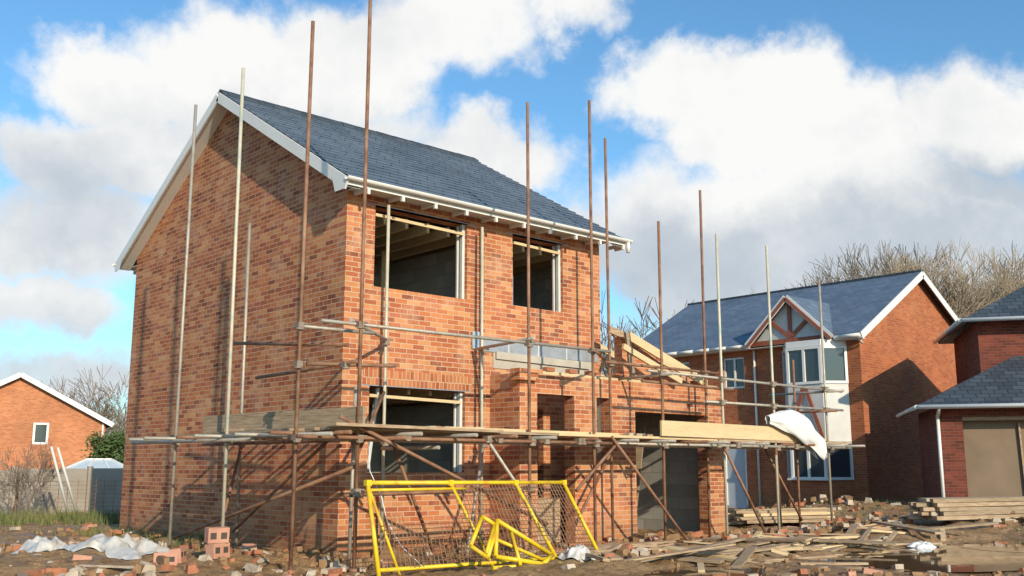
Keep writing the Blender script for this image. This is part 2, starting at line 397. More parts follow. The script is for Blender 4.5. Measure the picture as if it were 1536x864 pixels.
mb.beam((XR-.1,YF+.2,ZT-.05),(XR-.1,4.9,ZT-.06),.1,.06,WD)
def bm(a,b,w=.05,h=.12,m=WD): mb.beam(a,b,w,h,m)
bm((5.5,-.62,3.52),(7.35,-.80,2.82),.05,.15)
bm((5.2,-.75,3.30),(6.6,-.90,2.76),.05,.10)
bm((5.55,-.2,3.62),(8.0,-.25,2.78),.05,.10,WD3)
bm((5.5,.5,3.6),(8.05,.4,2.75),.05,.12)
bm((5.5,1.6,3.6),(8.05,1.6,2.75),.05,.12)
bm((5.5,2.7,3.6),(8.05,2.7,2.75),.05,.12)
bm((5.35,-.72,3.55),(5.45,-.74,2.78),.05,.09,WD2)
bm((5.1,-.5,3.62),(5.75,-.6,3.45),.05,.12,WD3)
bm((6.2,-.80,3.1),(7.6,-.72,2.80),.04,.10,WD)
for k in range(9):
    xx=XL+.6+k*.55+U(-.1,.1); z=ZT+.062
    if 5.3<xx<5.6: continue
    if R()<.5: mb.beam((xx,YF+.08,z+.035),(xx+.2,YF+.1,z+.035),.1,.065,REDB)
mb.build('roof_timbers',H)
mb=MB()
mb.wall((6.0,2.2),(8.0-.13,2.2),-.1,2.3,[],.1,BLK,BLK)
mb.box((5.6,-.45,.0),(5.72,-.38,2.1),WD2)
mb.beam((6.4,.2,.05),(6.9,.3,2.0),.15,.03,WD2)
mb.beam((3.3,-.3,.1),(3.9,-.3,.1),.1,.1,WD3)
mb.box((3.22,-.4,.05),(3.98,-.34,.75),WD3)
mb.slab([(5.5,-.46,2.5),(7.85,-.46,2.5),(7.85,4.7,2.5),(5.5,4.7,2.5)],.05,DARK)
mb.build('garage_interior',H)
# ------------------------------------------------------------ SCAFFOLD
S=empty('scaffolding')
std=[(-1.4,2.26,6.85,GALV),(-1.4,.63,6.96,CREAM),(-.4,2.15,5.07,GALV),(-1.47,-1.27,7.0,RUST),(-.81,-1.63,7.7,RUST),
(.6,-.2,5.10,CREAM),(2.42,-.25,5.05,CREAM),(2.13,-1.63,6.7,RUST),(3.48,-1.63,7.08,RUST),(4.58,-1.0,6.85,RUST),(5.13,-1.63,5.35,RUST),
(7.16,-1.0,6.4,RUST),(6.8,-1.63,5.4,CREAM),(8.4,-1.63,5.42,CREAM),(10.25,-1.63,4.98,GALV),(-.4,-.9,2.3,GALV),(10.2,-.95,3.4,RUST),(5.95,3.25,4.6,RUST)]
mb=MB()
def lean(): return U(-.035,.035)
for x,y,z,m in std:
    mb.tube((x,y,gh(x,y)-.1),(x+lean(),y+lean(),z),.0245,m,10)
    mb.tube((x,y,gh(x,y)-.02),(x,y,gh(x,y)+.03),.07,RUST,8)
mb.build('standards',S)
mb=MB(); cl=MB()
def tb(a,b,m): mb.tube(a,b,.0245,m,8)
def coup(x,y,z):
    cl.box((x-.04,y-.05,z-.035),(x+.04,y+.05,z+.035),CLAMP); cl.tube((x-.06,y-.03,z-.05),(x+.02,y-.07,z-.05),.016,CLAMP,6)
    cl.tube((x+.045,y-.04,z+.02),(x+.085,y-.06,z+.02),.012,CLAMP,6)
zl=1.60
tb((-1.46,3.7,zl+.02),(-1.46,-.2,zl),GALV); tb((-1.46,.7,zl+.05),(-1.42,-2.0,zl+.03),GALV)
tb((-.46,3.3,zl),(-.40,-2.1,zl),RUST)
for y,m in ((3.0,GALV),(2.2,GALV),(1.4,RUST),(.66,GALV),(-.3,GALV),(-1.2,RUST)):
    tb((-1.85+U(-.1,.1),y,zl+.055),(-.05,y+U(-.05,.05),zl+.055),m)
tb((-1.7,-1.69,zl),(4.4,-1.69,zl),RUST); tb((3.9,-1.69,zl+.0),(11.0,-1.69,zl+.02),GALV)
tb((-1.2,-.92,zl),(5.0,-.92,zl),GALV); tb((4.8,-.94,zl),(10.7,-.94,zl),GALV)
x=-1.2
while x<10.9:
    tb((x,-2.0+U(-.2,.12),zl+.052),(x+U(-.05,.05),-.76,zl+.052),random.choice([GALV,RUST,GALV])); x+=U(.6,1.0)
tb((-1.35,-1.57,3.02),(3.95,-1.57,3.04),GALV); tb((-1.02,1.3,3.02),(-1.0,-1.65,2.74),RUST); tb((-1.02,.6,2.47),(-1.0,-1.85,2.52),RUST)
tb((-1.5,-1.2,2.98),(-.35,-1.25,2.98),GALV); tb((-1.4,-1.35,2.5),(-.3,-1.7,2.52),RUST)
tb((4.85,-1.57,2.80),(11.0,-1.57,2.76),GALV); tb((6.4,-1.57,2.36),(11.0,-1.57,2.38),GALV); tb((4.7,-1.57,2.62),(7.2,-1.57,2.60),RUST)
tb((10.3,-2.0,2.72),(10.3,-.3,2.72),GALV); tb((10.2,-1.9,2.33),(10.2,-.4,2.33),RUST)
tb((4.4,-1.05,2.95),(7.5,-1.05,2.95),RUST); tb((3.4,-1.75,3.0),(4.65,-.85,3.0),RUST); tb((5.1,-1.9,2.74),(5.2,-.6,2.74),GALV)
tb((-.9,-1.55,3.07),(.7,-.12,3.07),GALV)
tb((2.1,-1.75,3.08),(2.4,-.1,3.08),GALV)
tb((-1.15,-1.74,1.85),(2.3,-1.80,.45),RUST); tb((-.75,-1.72,1.3),(-1.5,1.9,.25),RUST); tb((3.75,-1.75,1.7),(5.6,-1.85,-.1),RUST)
tb((6.7,-1.72,1.55),(7.7,-1.8,.1),RUST); tb((1.25,-1.72,1.6),(2.5,-1.75,.2),GALV); tb((3.9,-1.72,1.6),(2.95,-1.75,.9),RUST)
tb((.2,-.95,1.6),(.9,-1.0,.1),RUST); tb((-.35,2.2,1.6),(-1.35,.9,.2),RUST)
tb((8.3,-1.7,1.6),(9.6,-.9,.1),RUST); tb((.5,-1.6,1.5),(.5,-.3,1.5),GALV)
tb((-.4,-.9,1.9),(-.6,1.9,.3),RUST); tb((.55,-.25,2.3),(-.75,-1.55,1.4),RUST); tb((2.4,-.3,1.55),(1.5,-1.0,.0),GALV); tb((-.9,-1.5,.9),(2.2,-1.55,.95),RUST)
tb((4.6,-1.05,1.6),(3.4,-1.1,.1),RUST); tb((9.0,-1.0,1.6),(10.2,-1.0,.2),RUST)
mb.build('ledgers_and_braces',S)
for x,y,z,m in std:
    coup(x,y-.03,zl)
    if y<-1.5: 
        coup(x,y+.02,3.02 if x<4 else 2.78); 
        if x>6: coup(x,y+.02,2.37)
        if x<4: coup(x,y,.95 if x<3 else 1.62)
coup(-1.0,-1.6,2.5); coup(-1.47,-1.27,2.98); coup(-1.47,-1.27,2.5); coup(-1.4,.63,1.65); coup(4.58,-1.0,2.95); coup(7.16,-1.0,2.95)
coup(.6,-.2,3.05); coup(2.42,-.25,3.05)
for k in range(14):
    coup(U(-1.2,10.8),-1.7,zl+.03)
cl.build('couplers',S)
mb=MB()
zb=zl+.10
for r_,y in enumerate((-1.56,-1.33,-1.10)):
    x=-1.25+U(-.2,.2)
    while x<10.6:
        L=min(3.9,11.1-x); lift=U(0,.02)
        mb.beam((x,y,zb+lift),(x+L,y+U(-.02,.02),zb+U(0,.03)),.215,.038,random.choice([WD,WD2,WD3,WD]))
        x+=L-(.25 if R()<.3 else -.02)
for x_ in (-1.2,-.95,-.7):
    mb.beam((x_,2.9+U(-.3,.3),zb),(x_,-.85,zb+.01),.215,.038,random.choice([WD2,WD3]))
mb.beam((-1.30,1.55,zb+.135),(-.78,-1.72,zb+.155),.045,.26,WD2)
mb.beam((-1.2,1.0,zb+.05),(-.5,-1.0,zb+.05),.21,.04,WD3)
mb.beam((5.0,-1.70,zb+.165),(9.2,-1.66,zb+.145),.038,.25,WD)
mb.beam((-1.3,-1.80,zb+.05),(1.5,-1.66,zb+.03),.20,.038,WD3)
mb.beam((.6,-1.5,zb+.06),(4.2,-1.4,zb+.05),.2,.038,WD)
mb.beam((7.6,-1.2,zb+.08),(11.0,-1.15,zb+.08),.2,.04,WD)
for k in range(16):
    x=U(-.9,10); y=U(-1.5,-1.05); a=U(0,3)
    mb.beam((x,y,zb+.055),(x+.2*math.cos(a),y+.1*math.sin(a),zb+.06),.1,.065,random.choice([REDB,PALE,WD3]))
mb.build('scaffold_boards',S)
def sheet(name,f,nu,nv,m,par=None):
    vs=[f(i/nu,j/nv) for j in range(nv+1) for i in range(nu+1)]
    fs=[(j*(nu+1)+i,j*(nu+1)+i+1,(j+1)*(nu+1)+i+1,(j+1)*(nu+1)+i) for j in range(nv) for i in range(nu)]
    me=bpy.data.meshes.new(name); me.from_pydata(vs,[],fs); me.materials.append(m); me.uv_layers.new(name='UVMap')
    me.polygons.foreach_set('use_smooth',[True]*len(fs)); o=bpy.data.objects.new(name,me); COL.objects.link(o); o.parent=par; return o
def drape(u,v):
    ang=(v-.5)*2*math.pi*.86
    rad=.07+.13*math.sin(min(1,u*1.15)*math.pi*.80)**1.0+.03*N.noise(Vector((u*5,v*4,2)))
    fold=.035*N.noise(Vector((u*4,ang*2.2,5)))
    x=8.05+1.75*u+.05*N.noise(Vector((u*3,v*3,9)))
    y=-1.72-(rad+fold)*math.sin(ang)*.8
    zc=2.08-.02*u-.50*max(0,u-.45)**1.5*1.9
    z=zc+(rad+fold)*math.cos(ang)*(1.15 if math.cos(ang)>0 else 1.0+1.2*u)
    return (x,y,z)
sheet('white_dust_sheet',drape,50,32,CLOTH)
# ------------------------------------------------------------ yellow mesh barrier
mb=MB()
bl=Vector((-.95,-2.35,.0)); br=Vector((2.62,-2.55,-.02)); tl=Vector((-.93,-2.05,1.06)); tr=Vector((2.38,-2.05,1.03))
q=lambda u,v: (bl.lerp(br,u)).lerp(tl.lerp(tr,u),v)
def yt(a,b,r=.024): mb.tube(a,b,r,YEL,10)
yt(q(0,-.03),q(0,1.0),.027);yt(q(1,-.03),q(1,1),.027);yt(q(0,1),q(1,1),.027);yt(q(.0,.07),q(1,.07))
yt(q(0,.92)+Vector((0,.02,0)),q(.45,.93),.018)
yt(q(.38,1),q(.47,.02),.02); yt(q(.72,1),q(.78,.0),.026); yt(q(.0,.96),q(.08,.0),.018)
for u in (0,.38,.72,1): mb.box(q(u,1)-Vector((.035,.035,.035)),q(u,1)+Vector((.035,.035,.035)),YEL)
wob=lambda u,v:Vector((.02*N.noise(Vector((u*7,v*6,5))),-.03*math.sin(v*3)+.04*N.noise(Vector((u*9,v*4,0))),.02*N.noise(Vector((u*8,v*4,8)))))
NK=56
for k in range(NK):
    u=.02+.97*k/NK
    for j in range(8):
        v0=.08+.91*j/8;v1=.08+.91*(j+1)/8
        if u<.38 and v0>.5+.1*math.sin(u*20): continue
        mb.tube(q(u,v0)+wob(u,v0),q(u,v1)+wob(u,v1),.0058,NETM,3,cap=False)
for k in range(18):
    v=.09+.9*k/18
    for j in range(16):
        u0=.02+.97*j/16;u1=.02+.97*(j+1)/16
        if u1<.40 and v>.56: continue
        mb.tube(q(u0,v)+wob(u0,v),q(u1,v)+wob(u1,v),.0058,NETM,3,cap=False)
mb.build('yellow_mesh_barrier')
mb=MB()
A=[(-.0,-2.85,.33),(.35,-2.65,.65),(.55,-2.7,.53),(.18,-2.95,.19)]
for i in range(4): yt(A[i],A[(i+1)%4],.026)
B=[(.35,-2.9,.19),(.55,-2.7,.60),(1.35,-2.85,.15),(.95,-3.1,.08)]
for i in range(4): yt(B[i],B[(i+1)%4],.028)
yt((.45,-2.8,.38),(1.15,-2.95,.09),.022); yt((.5,-2.7,.53),(.2,-2.9,.23),.022); yt((.7,-2.8,.45),(.62,-3.05,.08),.022)
yt((.3,-2.9,.06),(1.3,-3.05,.06),.025)
mb.build('broken_yellow_frame')
mb=MB()
pts=[Vector((-.72,-1.75,1.5)),Vector((-.80,-1.9,1.2)),Vector((-.66,-1.95,.9)),Vector((-.6,-2.0,.6)),Vector((-.45,-2.1,.3)),Vector((-.25,-2.3,.05))]
for a,b in zip(pts,pts[1:]): mb.tube(a,b,.006,CLOTH,5)
mb.build('rope')
# ------------------------------------------------------------ neighbour house 2
H2=empty('neighbouring_brick_house',(20.2,2.9,0))
W2,D2,E2=7.9,9.1,5.15
mb=MB()
o2=[(D2-5.0,D2-4.15,3.8,4.85),(D2-7.4,D2-6.4,3.8,4.85),(D2-5.1,D2-4.2,-.1,2.0),(D2-7.6,D2-6.3,.9,2.0)]
mb.wall((0,D2),(0,0),-.6,E2,o2,.25,BR2,DARK,mr=BR2)
mb.wall((0,0),(W2,0),-.6,E2,[],.25,BR2,DARK); mb.wall((W2,0),(W2,D2),-.6,E2,[],.25,BR2,DARK); mb.wall((W2,D2),(0,D2),-.6,E2,[],.25,BR2,DARK)
s2=.56; z2=lambda x:5.22+(min(x,W2-x)+.35)*s2
for y,fl in ((0,0),(D2,1)):
    p=[(0,y,E2),(W2,y,E2),(W2,y,z2(W2)-.1),(W2/2,y,z2(W2/2)-.1),(0,y,z2(0)-.1)]
    mb.poly(p[::-1] if fl else p,BR2)
mb.build('walls',H2)
mb=MB()
mb.slab([(-.35,D2+.25,z2(-.35)),(-.35,-.25,z2(-.35)),(W2/2,-.25,z2(W2/2)),(W2/2,D2+.25,z2(W2/2))],.1,SL,DARK,SL)
mb.slab([(W2+.35,-.25,z2(-.35)),(W2+.35,D2+.25,z2(-.35)),(W2/2,D2+.25,z2(W2/2)),(W2/2,-.25,z2(W2/2))],.1,SL,DARK,SL)
mb.beam((W2/2,-.25,z2(W2/2)+.01),(W2/2,D2+.25,z2(W2/2)+.01),.16,.06,SLD)
yc,hw,za,zb_=2.15,1.5,6.62,5.2
for sg in (-1,1):
    p=[(-.5,yc+sg*hw,zb_),(-.5,yc,za),(2.6,yc,za),(2.6,yc+sg*hw,zb_)]
    mb.slab(p if sg<0 else p[::-1],.09,SL,DARK,SL)
mb.build('roof',H2)
mb=MB()
mb.poly([(-.30,yc+hw-.1,5.12),(-.30,yc-hw+.1,5.12),(-.30,yc,za-.12)],GRY)
T=lambda a,b,w=.13,m=TIM,x=-.33: mb.beam((x,a[0],a[1]),(x,b[0],b[1]),.05,w,m)
T((yc+hw,5.16),(yc-hw,5.16),.16); T((yc,5.24),(yc,6.4),.12,TIM,-.335); T((yc+.05,5.3),(yc+.72,5.85),.11,TIM,-.34); T((yc-.05,5.3),(yc-.72,5.85),.11,TIM,-.34)
for sg in (-1,1):
    mb.beam((-.52,yc+sg*(hw+.02),zb_-.10),(-.52,yc,za-.10),.03,.20,WH)
    mb.beam((-.545,yc+sg*(hw+.0),zb_-.13),(-.545,yc,za-.13),.02,.10,TIM)
for a in (-.36,W2+.36):
    mb.beam((a,-.27,z2(-.36)-.12),(W2/2,-.27,z2(W2/2)-.12),.03,.22,WH)
    mb.beam((a,D2+.27,z2(-.36)-.12),(W2/2,D2+.27,z2(W2/2)-.12),.03,.22,WH)
mb.box((-.36,-.25,5.04),(-.34,yc-hw,5.17),WH); mb.box((-.36,yc+hw,5.04),(-.34,D2+.25,5.17),WH)
mb.box((-.33,-.2,5.03),(-.003,D2,5.045),WH)
for k in range(14): 
    y=.1+k*.68
    if abs(y-yc)>hw: mb.tube((-.42,y-.34,5.12),(-.42,y+.34,5.12),.055,WH,8)
mb.tube((-.07,3.70,5.0),(-.07,3.70,-.1),.035,WH)
mb.tube((-.30,-.12,5.05),(-.05,-.12,4.9),.035,WH)
mb.build('trim',H2)
mb=MB()
bp_=[(0,2.65),(-.62,2.15),(-.62,.95),(0,.45)]
for i in range(3):
    a,b=bp_[i],bp_[i+1]
    mb.wall(a,b,-.6,.85,[],.12,BR2,DARK,top=True)
    nm=0 if i!=1 else 1
    mb.window(a,b,.86,1.98,nm,.08)
    mb.wall(a,b,1.99,3.72,[],.12,GRY,DARK,top=True)
    mb.window(a,b,3.73,4.88,nm,.08)
    mb.wall(a,b,4.89,5.08,[],.12,WH,DARK)
mb.poly([(p[0],p[1],.9) for p in bp_],DARK)
mb.poly([(p[0],p[1],3.75) for p in bp_],DARK)
mb.beam((-.68,2.25,.87),(-.68,.85,.87),.1,.05,WH)
mb.beam((-.70,2.25,2.02),(-.70,.85,2.02),.1,.06,WH)
mb.beam((-.68,2.1,2.1),(-.68,1.6,3.6),.03,.12,TIM); mb.beam((-.68,1.5,3.6),(-.68,1.0,2.1),.03,.12,TIM)
mb.build('bay_window',H2)
mb=MB()
mb.window((.1,5.0),(.1,4.15),3.81,4.84,1); mb.window((.1,7.4),(.1,6.4),3.81,4.84,1); mb.window((.1,7.6),(.1,6.3),.91,1.99,1)
mb.box((.08,4.21,-.09),(.13,5.09,1.99),noisy('door_board',(.40,.46,.52),(.50,.55,.60),3,.6,.1))
mb.beam((.06,4.25,1.97),(.06,5.05,1.97),.06,.06,WH); mb.beam((.05,4.24,0),(.05,4.24,1.95),.06,.06,WH); mb.beam((.05,5.06,0),(.05,5.06,1.95),.06,.06,WH)
mb.build('windows_and_door',H2)
# ------------------------------------------------------------ house 3 (right)
F=Vector((.677,.736,0)); Rr=Vector((.736,-.677,0)); C0=Vector((-7.88,-12.14,0))
def at(h,r,z=0): v=C0+F*h+Rr*r; v.z=z; return v
p3=at(24.9,10.5)
H3=empty('brick_house_with_garage',(p3.x,p3.y,0),math.radians(-58))
mb=MB()
mx=1.45; yb=6.4; ym=4.3
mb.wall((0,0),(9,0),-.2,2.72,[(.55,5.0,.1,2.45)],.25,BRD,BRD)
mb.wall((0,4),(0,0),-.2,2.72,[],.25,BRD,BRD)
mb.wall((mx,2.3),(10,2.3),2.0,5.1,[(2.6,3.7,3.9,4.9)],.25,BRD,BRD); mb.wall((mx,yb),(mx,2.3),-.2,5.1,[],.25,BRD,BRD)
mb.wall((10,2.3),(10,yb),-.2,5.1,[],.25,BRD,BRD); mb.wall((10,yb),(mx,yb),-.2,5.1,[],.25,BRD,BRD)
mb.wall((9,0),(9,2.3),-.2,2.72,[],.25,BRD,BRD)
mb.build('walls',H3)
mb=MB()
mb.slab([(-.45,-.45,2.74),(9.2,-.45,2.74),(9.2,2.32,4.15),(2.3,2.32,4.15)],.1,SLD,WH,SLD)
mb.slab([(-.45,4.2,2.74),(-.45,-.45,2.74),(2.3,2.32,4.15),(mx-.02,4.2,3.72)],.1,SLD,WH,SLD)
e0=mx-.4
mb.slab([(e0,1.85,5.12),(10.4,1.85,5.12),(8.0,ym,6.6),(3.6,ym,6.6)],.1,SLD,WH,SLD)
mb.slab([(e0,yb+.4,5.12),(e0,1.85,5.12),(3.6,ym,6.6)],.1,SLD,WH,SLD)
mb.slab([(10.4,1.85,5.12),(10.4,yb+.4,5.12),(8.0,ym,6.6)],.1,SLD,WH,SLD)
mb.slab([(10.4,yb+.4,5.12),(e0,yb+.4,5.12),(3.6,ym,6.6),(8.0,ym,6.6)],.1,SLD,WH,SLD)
mb.build('roof',H3)
mb=MB()
mb.tube((-.5,-.53,2.68),(9.3,-.53,2.70),.055,WH); mb.tube((-.53,-.5,2.68),(-.53,4.2,2.68),.055,WH)
mb.tube((e0-.05,1.76,5.08),(10.4,1.76,5.08),.055,WH); mb.tube((e0-.09,1.8,5.08),(e0-.09,yb+.4,5.08),.055,WH)
mb.tube((-.02,-.08,2.5),(-.02,-.08,.2),.042,WH); mb.tube((-.02,-.5,2.66),(-.02,-.08,2.45),.042,WH)
mb.tube((3.2,2.24,4.9),(3.2,2.24,4.1),.038,WH); mb.tube((3.2,1.76,5.05),(3.2,2.24,4.85),.038,WH)
mb.window((mx+2.6,2.4),(mx+3.7,2.4),3.91,4.89,1)
mb.build('gutters_and_pipes',H3)
mb=MB()
mb.box((.56,.3,.1),(4.99,.34,2.44),PLY)
mb.beam((1.9,.25,.15),(1.85,.25,2.3),.05,.04,WD3,up=(1,0,0)); mb.beam((3.3,.24,.15),(3.3,.24,2.3),.05,.04,WD3,up=(1,0,0))
mb.box((.55,.02,2.36),(5.0,.12,2.449),WD2)
mb.build('garage_boarding',H3)
# ------------------------------------------------------------ left distant house
c=at(60,-29.4)
H4=empty('distant_brick_house',(c.x,c.y,0),math.radians(-17))
mb=MB()
hw=4.9; e=3.95; rz=e+2.65
BR4=brickmat('brick_distant',[(.0,(.42,.14,.065)),(.5,(.52,.19,.085)),(1,(.58,.24,.11))],(.50,.31,.19),mud=False,bloom=.05)
mb.wall((-hw,0),(hw,0),-2,e,[(hw+.9,hw+1.75,2.55,3.85),(hw-3,hw-2.2,2.55,3.85)],.3,BR4,DARK)
mb.poly([(-hw,0,e),(hw,0,e),(0,0,rz)],BR4); mb.wall((hw,0),(hw,9),-2,e,[],.3,BR4,DARK); mb.wall((-hw,9),(-hw,0),-2,e,[],.3,BR4,DARK)
mb.poly([(hw,9,e),(-hw,9,e),(0,9,rz)],BR4); mb.wall((hw,9),(-hw,9),-2,e,[],.3,BR4,DARK)
mb.build('walls',H4)
mb=MB(); 
mb.slab([(0,-.35,rz+.12),(0,9.35,rz+.12),(-hw-.4,9.35,e-.10),(-hw-.4,-.35,e-.10)],.12,SLD)
mb.slab([(0,9.35,rz+.12),(0,-.35,rz+.12),(hw+.4,-.35,e-.10),(hw+.4,9.35,e-.10)],.12,SLD)
mb.build('roof',H4)
mb=MB()
for sg in (-1,1): mb.beam((sg*(hw+.42),-.38,e-.2),(0,-.38,rz+.05),.05,.28,WH)
mb.window((.9,.05),(1.75,.05),2.56,3.84,0,.12,out=.03); mb.window((-3,.05),(-2.2,.05),2.56,3.84,0,.12,out=.03)
mb.tube((hw-.15,-.06,e-.1),(hw-.15,-.06,-1.5),.06,WH)
mb.build('trim_and_windows',H4)
c=at(44,-17.9)
H5=empty('conservatory',(c.x,c.y,0),math.radians(-22))
CONS=noisy('conservatory_roof_panel',(.50,.58,.64),(.60,.67,.72),2,.3,.05)
mb=MB()
for a,b in (((-1.2,0),(1.2,0)),((-1.2,2),(-1.2,0)),((1.2,0),(1.2,2))): mb.window(a,b,-1,1.10,4,.07)
mb.slab([(-1.35,-.15,1.12),(1.35,-.15,1.12),(.5,1,1.55),(-.5,1,1.55)],.04,CONS); mb.slab([(1.35,-.15,1.12),(1.35,2.15,1.12),(.5,1,1.55)],.04,CONS); mb.slab([(-1.35,2.15,1.12),(-1.35,-.15,1.12),(-.5,1,1.55)],.04,CONS); mb.slab([(1.35,2.15,1.12),(-1.35,2.15,1.12),(-.5,1,1.55),(.5,1,1.55)],.04,CONS)
for a,b in (((-1.35,-.15,1.15),(-.5,1,1.58)),((1.35,-.15,1.15),(.5,1,1.58)),((-.45,-.15,1.15),(-.2,1,1.58)),((.45,-.15,1.15),(.2,1,1.58)),((-.5,1,1.58),(.5,1,1.58)),((-1.35,-.17,1.12),(1.35,-.17,1.12))): mb.beam(a,b,.06,.06,WH)
mb.build('frame_and_roof',H5)
mb=MB()
pw=[(-9.0,24.0),(-2.5,18.6),(3.5,13.6),(8,12.5)]
for a,b in zip(pw,pw[1:]):
    a=Vector((a[0],a[1],0));b=Vector((b[0],b[1],0));L=(b-a).length;k=int(L/1.8)
    for i in range(k):
        p=a.lerp(b,i/k);q2=a.lerp(b,(i+1)/k); t0=1.18+U(-.03,.03)
        mb.beam(p+Z*(t0/2-.2),q2+Z*(t0/2-.2),.05,t0+.4,CONC)
        mb.beam(p+Z*-.2,p+Z*(t0+.05),.12,.12,CONC,up=(1,0,0))
mb.build('boundary_wall')
mb=MB()
a=Vector((-6,18.2,0));b=Vector((2.0,12.6,0))
for i in range(46):
    p=a.lerp(b,i/46); mb.tube(p+Z*(-.1),p+Z*.95+Vector((U(-.02,.02),0,0)),.006,NETM,4)
for k in range(9): mb.tube(a+Z*(.1+.1*k),b+Z*(.1+.1*k),.005,NETM,4)
for i in range(5): 
    p=a.lerp(b,i/4); mb.tube(p-Z*.1,p+Z*1.1,.03,RUST,6)
mb.build('wire_fence')
mb=MB()
p=at(24,-10.9); q2=at(24.4,-10.55)
mb.tube((p.x,p.y,1.72),(q2.x,q2.y,.15),.03,GRY,8); mb.tube((p.x+.15,p.y,1.7),(q2.x+.2,q2.y,.15),.03,GRY,8)
mb.build('leaning_pipes')
# ------------------------------------------------------------ rubble
def inside(x,y):
    return (-.05<x<5.5 and -.05<y<7.7) or (2.7<x<8.2 and -.8<y<5.05)
def wet(x,y): return any(((x-p[0])/p[2])**2+((y-p[1])/p[3])**2<1.3 for p in PUD)
mb=MB()
def chunk(x,y,s,m,flat=.7,z=None):
    z=(gh(x,y) if z is None else z)+s*flat*.15
    rot=Matrix.Rotation(U(0,6.3),3,'Z')@Matrix.Rotation(U(-.4,.4),3,'X')
    c=[]
    for (a,b,d) in ((-1,-1,-1),(1,-1,-1),(1,1,-1),(-1,1,-1),(-1,-1,1),(1,-1,1),(1,1,1),(-1,1,1)):
        k=U(.4,.95) if d>0 else U(.8,1.1)
        v=rot@Vector((a*s*.5*k*U(.7,1.3),b*s*.4*k*U(.7,1.25),d*s*.5*flat*U(.6,1.1))); c.append(Vector((x,y,z))+v)
    mb.hexa(c,m)
def brick1(x,y,m,z=None):
    z=gh(x,y)+.015 if z is None else z
    a=U(0,6.3); d=Vector((math.cos(a),math.sin(a),U(-.25,.25)))*(.107 if R()<.5 else .06)
    p=Vector((x,y,z)); mb.beam(p-d,p+d,.1,.065,m,roll=random.choice([0,0,.5,1.57]))
for _ in range(4300):
    h=U(0,1)**1.2*22+10.5; r=U(-.56,.56)*h
    P=at(h,r); x,y=P.x,P.y
    if inside(x,y) or x>16 or wet(x,y): continue
    dens=N.noise(Vector((x*.5,y*.5,9)))
    if dens<.02 and R()<.75: continue
    if R()<.05: brick1(x,y,random.choice([REDB,PINK,PALE]))
    else: chunk(x,y,random.choice([U(.03,.07),U(.03,.09),U(.05,.15)]),random.choice([CLOD]*8+[PALE,REDB]),U(.4,.8))
for k in range(330):
    t=U(0,1)
    if t<.45: x=-abs(random.gauss(0,.5))-.1; y=U(-1.5,8)
    elif t<.75: y=-abs(random.gauss(0,.5))-.05; x=U(-.5,2.7)
    else: y=-.75-abs(random.gauss(0,.5)); x=U(2.7,8.5)
    if R()<.1: brick1(x,y,random.choice([REDB,REDB,PINK,PALE]),gh(x,y)+U(.02,.05))
    else: chunk(x,y,U(.06,.24),random.choice([CLOD]*5+[PALE,REDB]),U(.4,.9))
def heap(cx,cy,rx,ry,h,n_,ms):
    for k in range(n_):
        a=U(0,6.3);rr=math.sqrt(R()); x=cx+rx*rr*math.cos(a);y=cy+ry*rr*math.sin(a)
        z=gh(x,y)+h*(1-rr)*U(.3,1)
        (brick1(x,y,random.choice(ms),z+.03) if R()<.25 else chunk(x,y,U(.06,.2),random.choice(ms),.7,z))
heap(-1.9,3.6,.7,1.0,.12,34,[REDB,PALE,CLOD]); heap(-3.6,5.0,1.2,1.2,.12,44,[PALE,REDB,CLOD,CLOD])
heap(8.6,-2.4,1.2,.6,.25,60,[PALE,CLOD,REDB,CLOD]); heap(6.4,-2.4,.8,.4,.15,25,[REDB,PALE,CLOD]); heap(11.5,-1.5,1.6,1.0,.25,80,[PALE,CLOD,CLOD,REDB])
heap(2.9,-2.9,.8,.35,.12,24,[PALE,REDB,CLOD]); heap(14,-3.6,1.5,.7,.2,40,[CLOD,PALE]); heap(15,2,2,2,.3,80,[CLOD,REDB,PALE]); heap(-3.2,-.6,.9,.6,.1,26,[PALE,PALE,CLOD,REDB])
heap(-1.2,-1.6,.6,.4,.1,18,[PALE,REDB,CLOD])
mb.build('rubble')
mb=MB()
for (x,y,z,a) in ((-1.62,.30,.10,.3),(-1.64,.31,.295,-.1),(-1.95,.75,.08,.9),(-2.3,.35,.07,-.4)):
    d=Vector((math.cos(a),math.sin(a),0))*.14; p=Vector((x,y,gh(x,y)+z)); mb.beam(p-d,p+d,.14,.19,PINK,roll=U(-.15,.15))
    nn=Vector((-d.y,d.x,0)).normalized()
    for k in (-.5,.5): 
        c=p+d*k; mb.beam(c-nn*.072,c+nn*.072,.08,.10,DARK)
mb.build('hollow_clay_blocks')
mb=MB()
def plank(x,y,L,a,w,t,m,z=0,tilt=0):
    d=Vector((math.cos(a),math.sin(a),0)); p=Vector((x,y,0))-d*L/2; q_=p+d*L
    zz=max(gh(x,y),gh(p.x,p.y),gh(q_.x,q_.y))+.01+z
    p.z=zz-tilt; q_.z=zz+tilt; mb.beam(p,q_,w,t,m,roll=U(-.15,.15))
k=0
while k<100:
    k+=1
    x=U(1.5,11.5);y=U(-4.0,-1.6)
    if R()<.35: x=U(3,7); y=U(-3.8,-2.2)
    if wet(x,y) and R()<.8: continue
    a=random.gauss(-.35,.7) if R()<.65 else U(0,3.1)
    plank(x,y,U(.3,2.2),a,U(.05,.18),U(.02,.045),random.choice([WD2,WD3,WD,WD3,WD2]),U(0,.04),U(-.02,.08))
for x,y,L,a in ((3.4,-5.2,1.3,.2),(4.4,-5.0,.9,-.7),(5.0,-4.1,1.5,-.2),(8.2,-4.2,1.1,-.5)): plank(x,y,L,a,.12,.03,WD3)
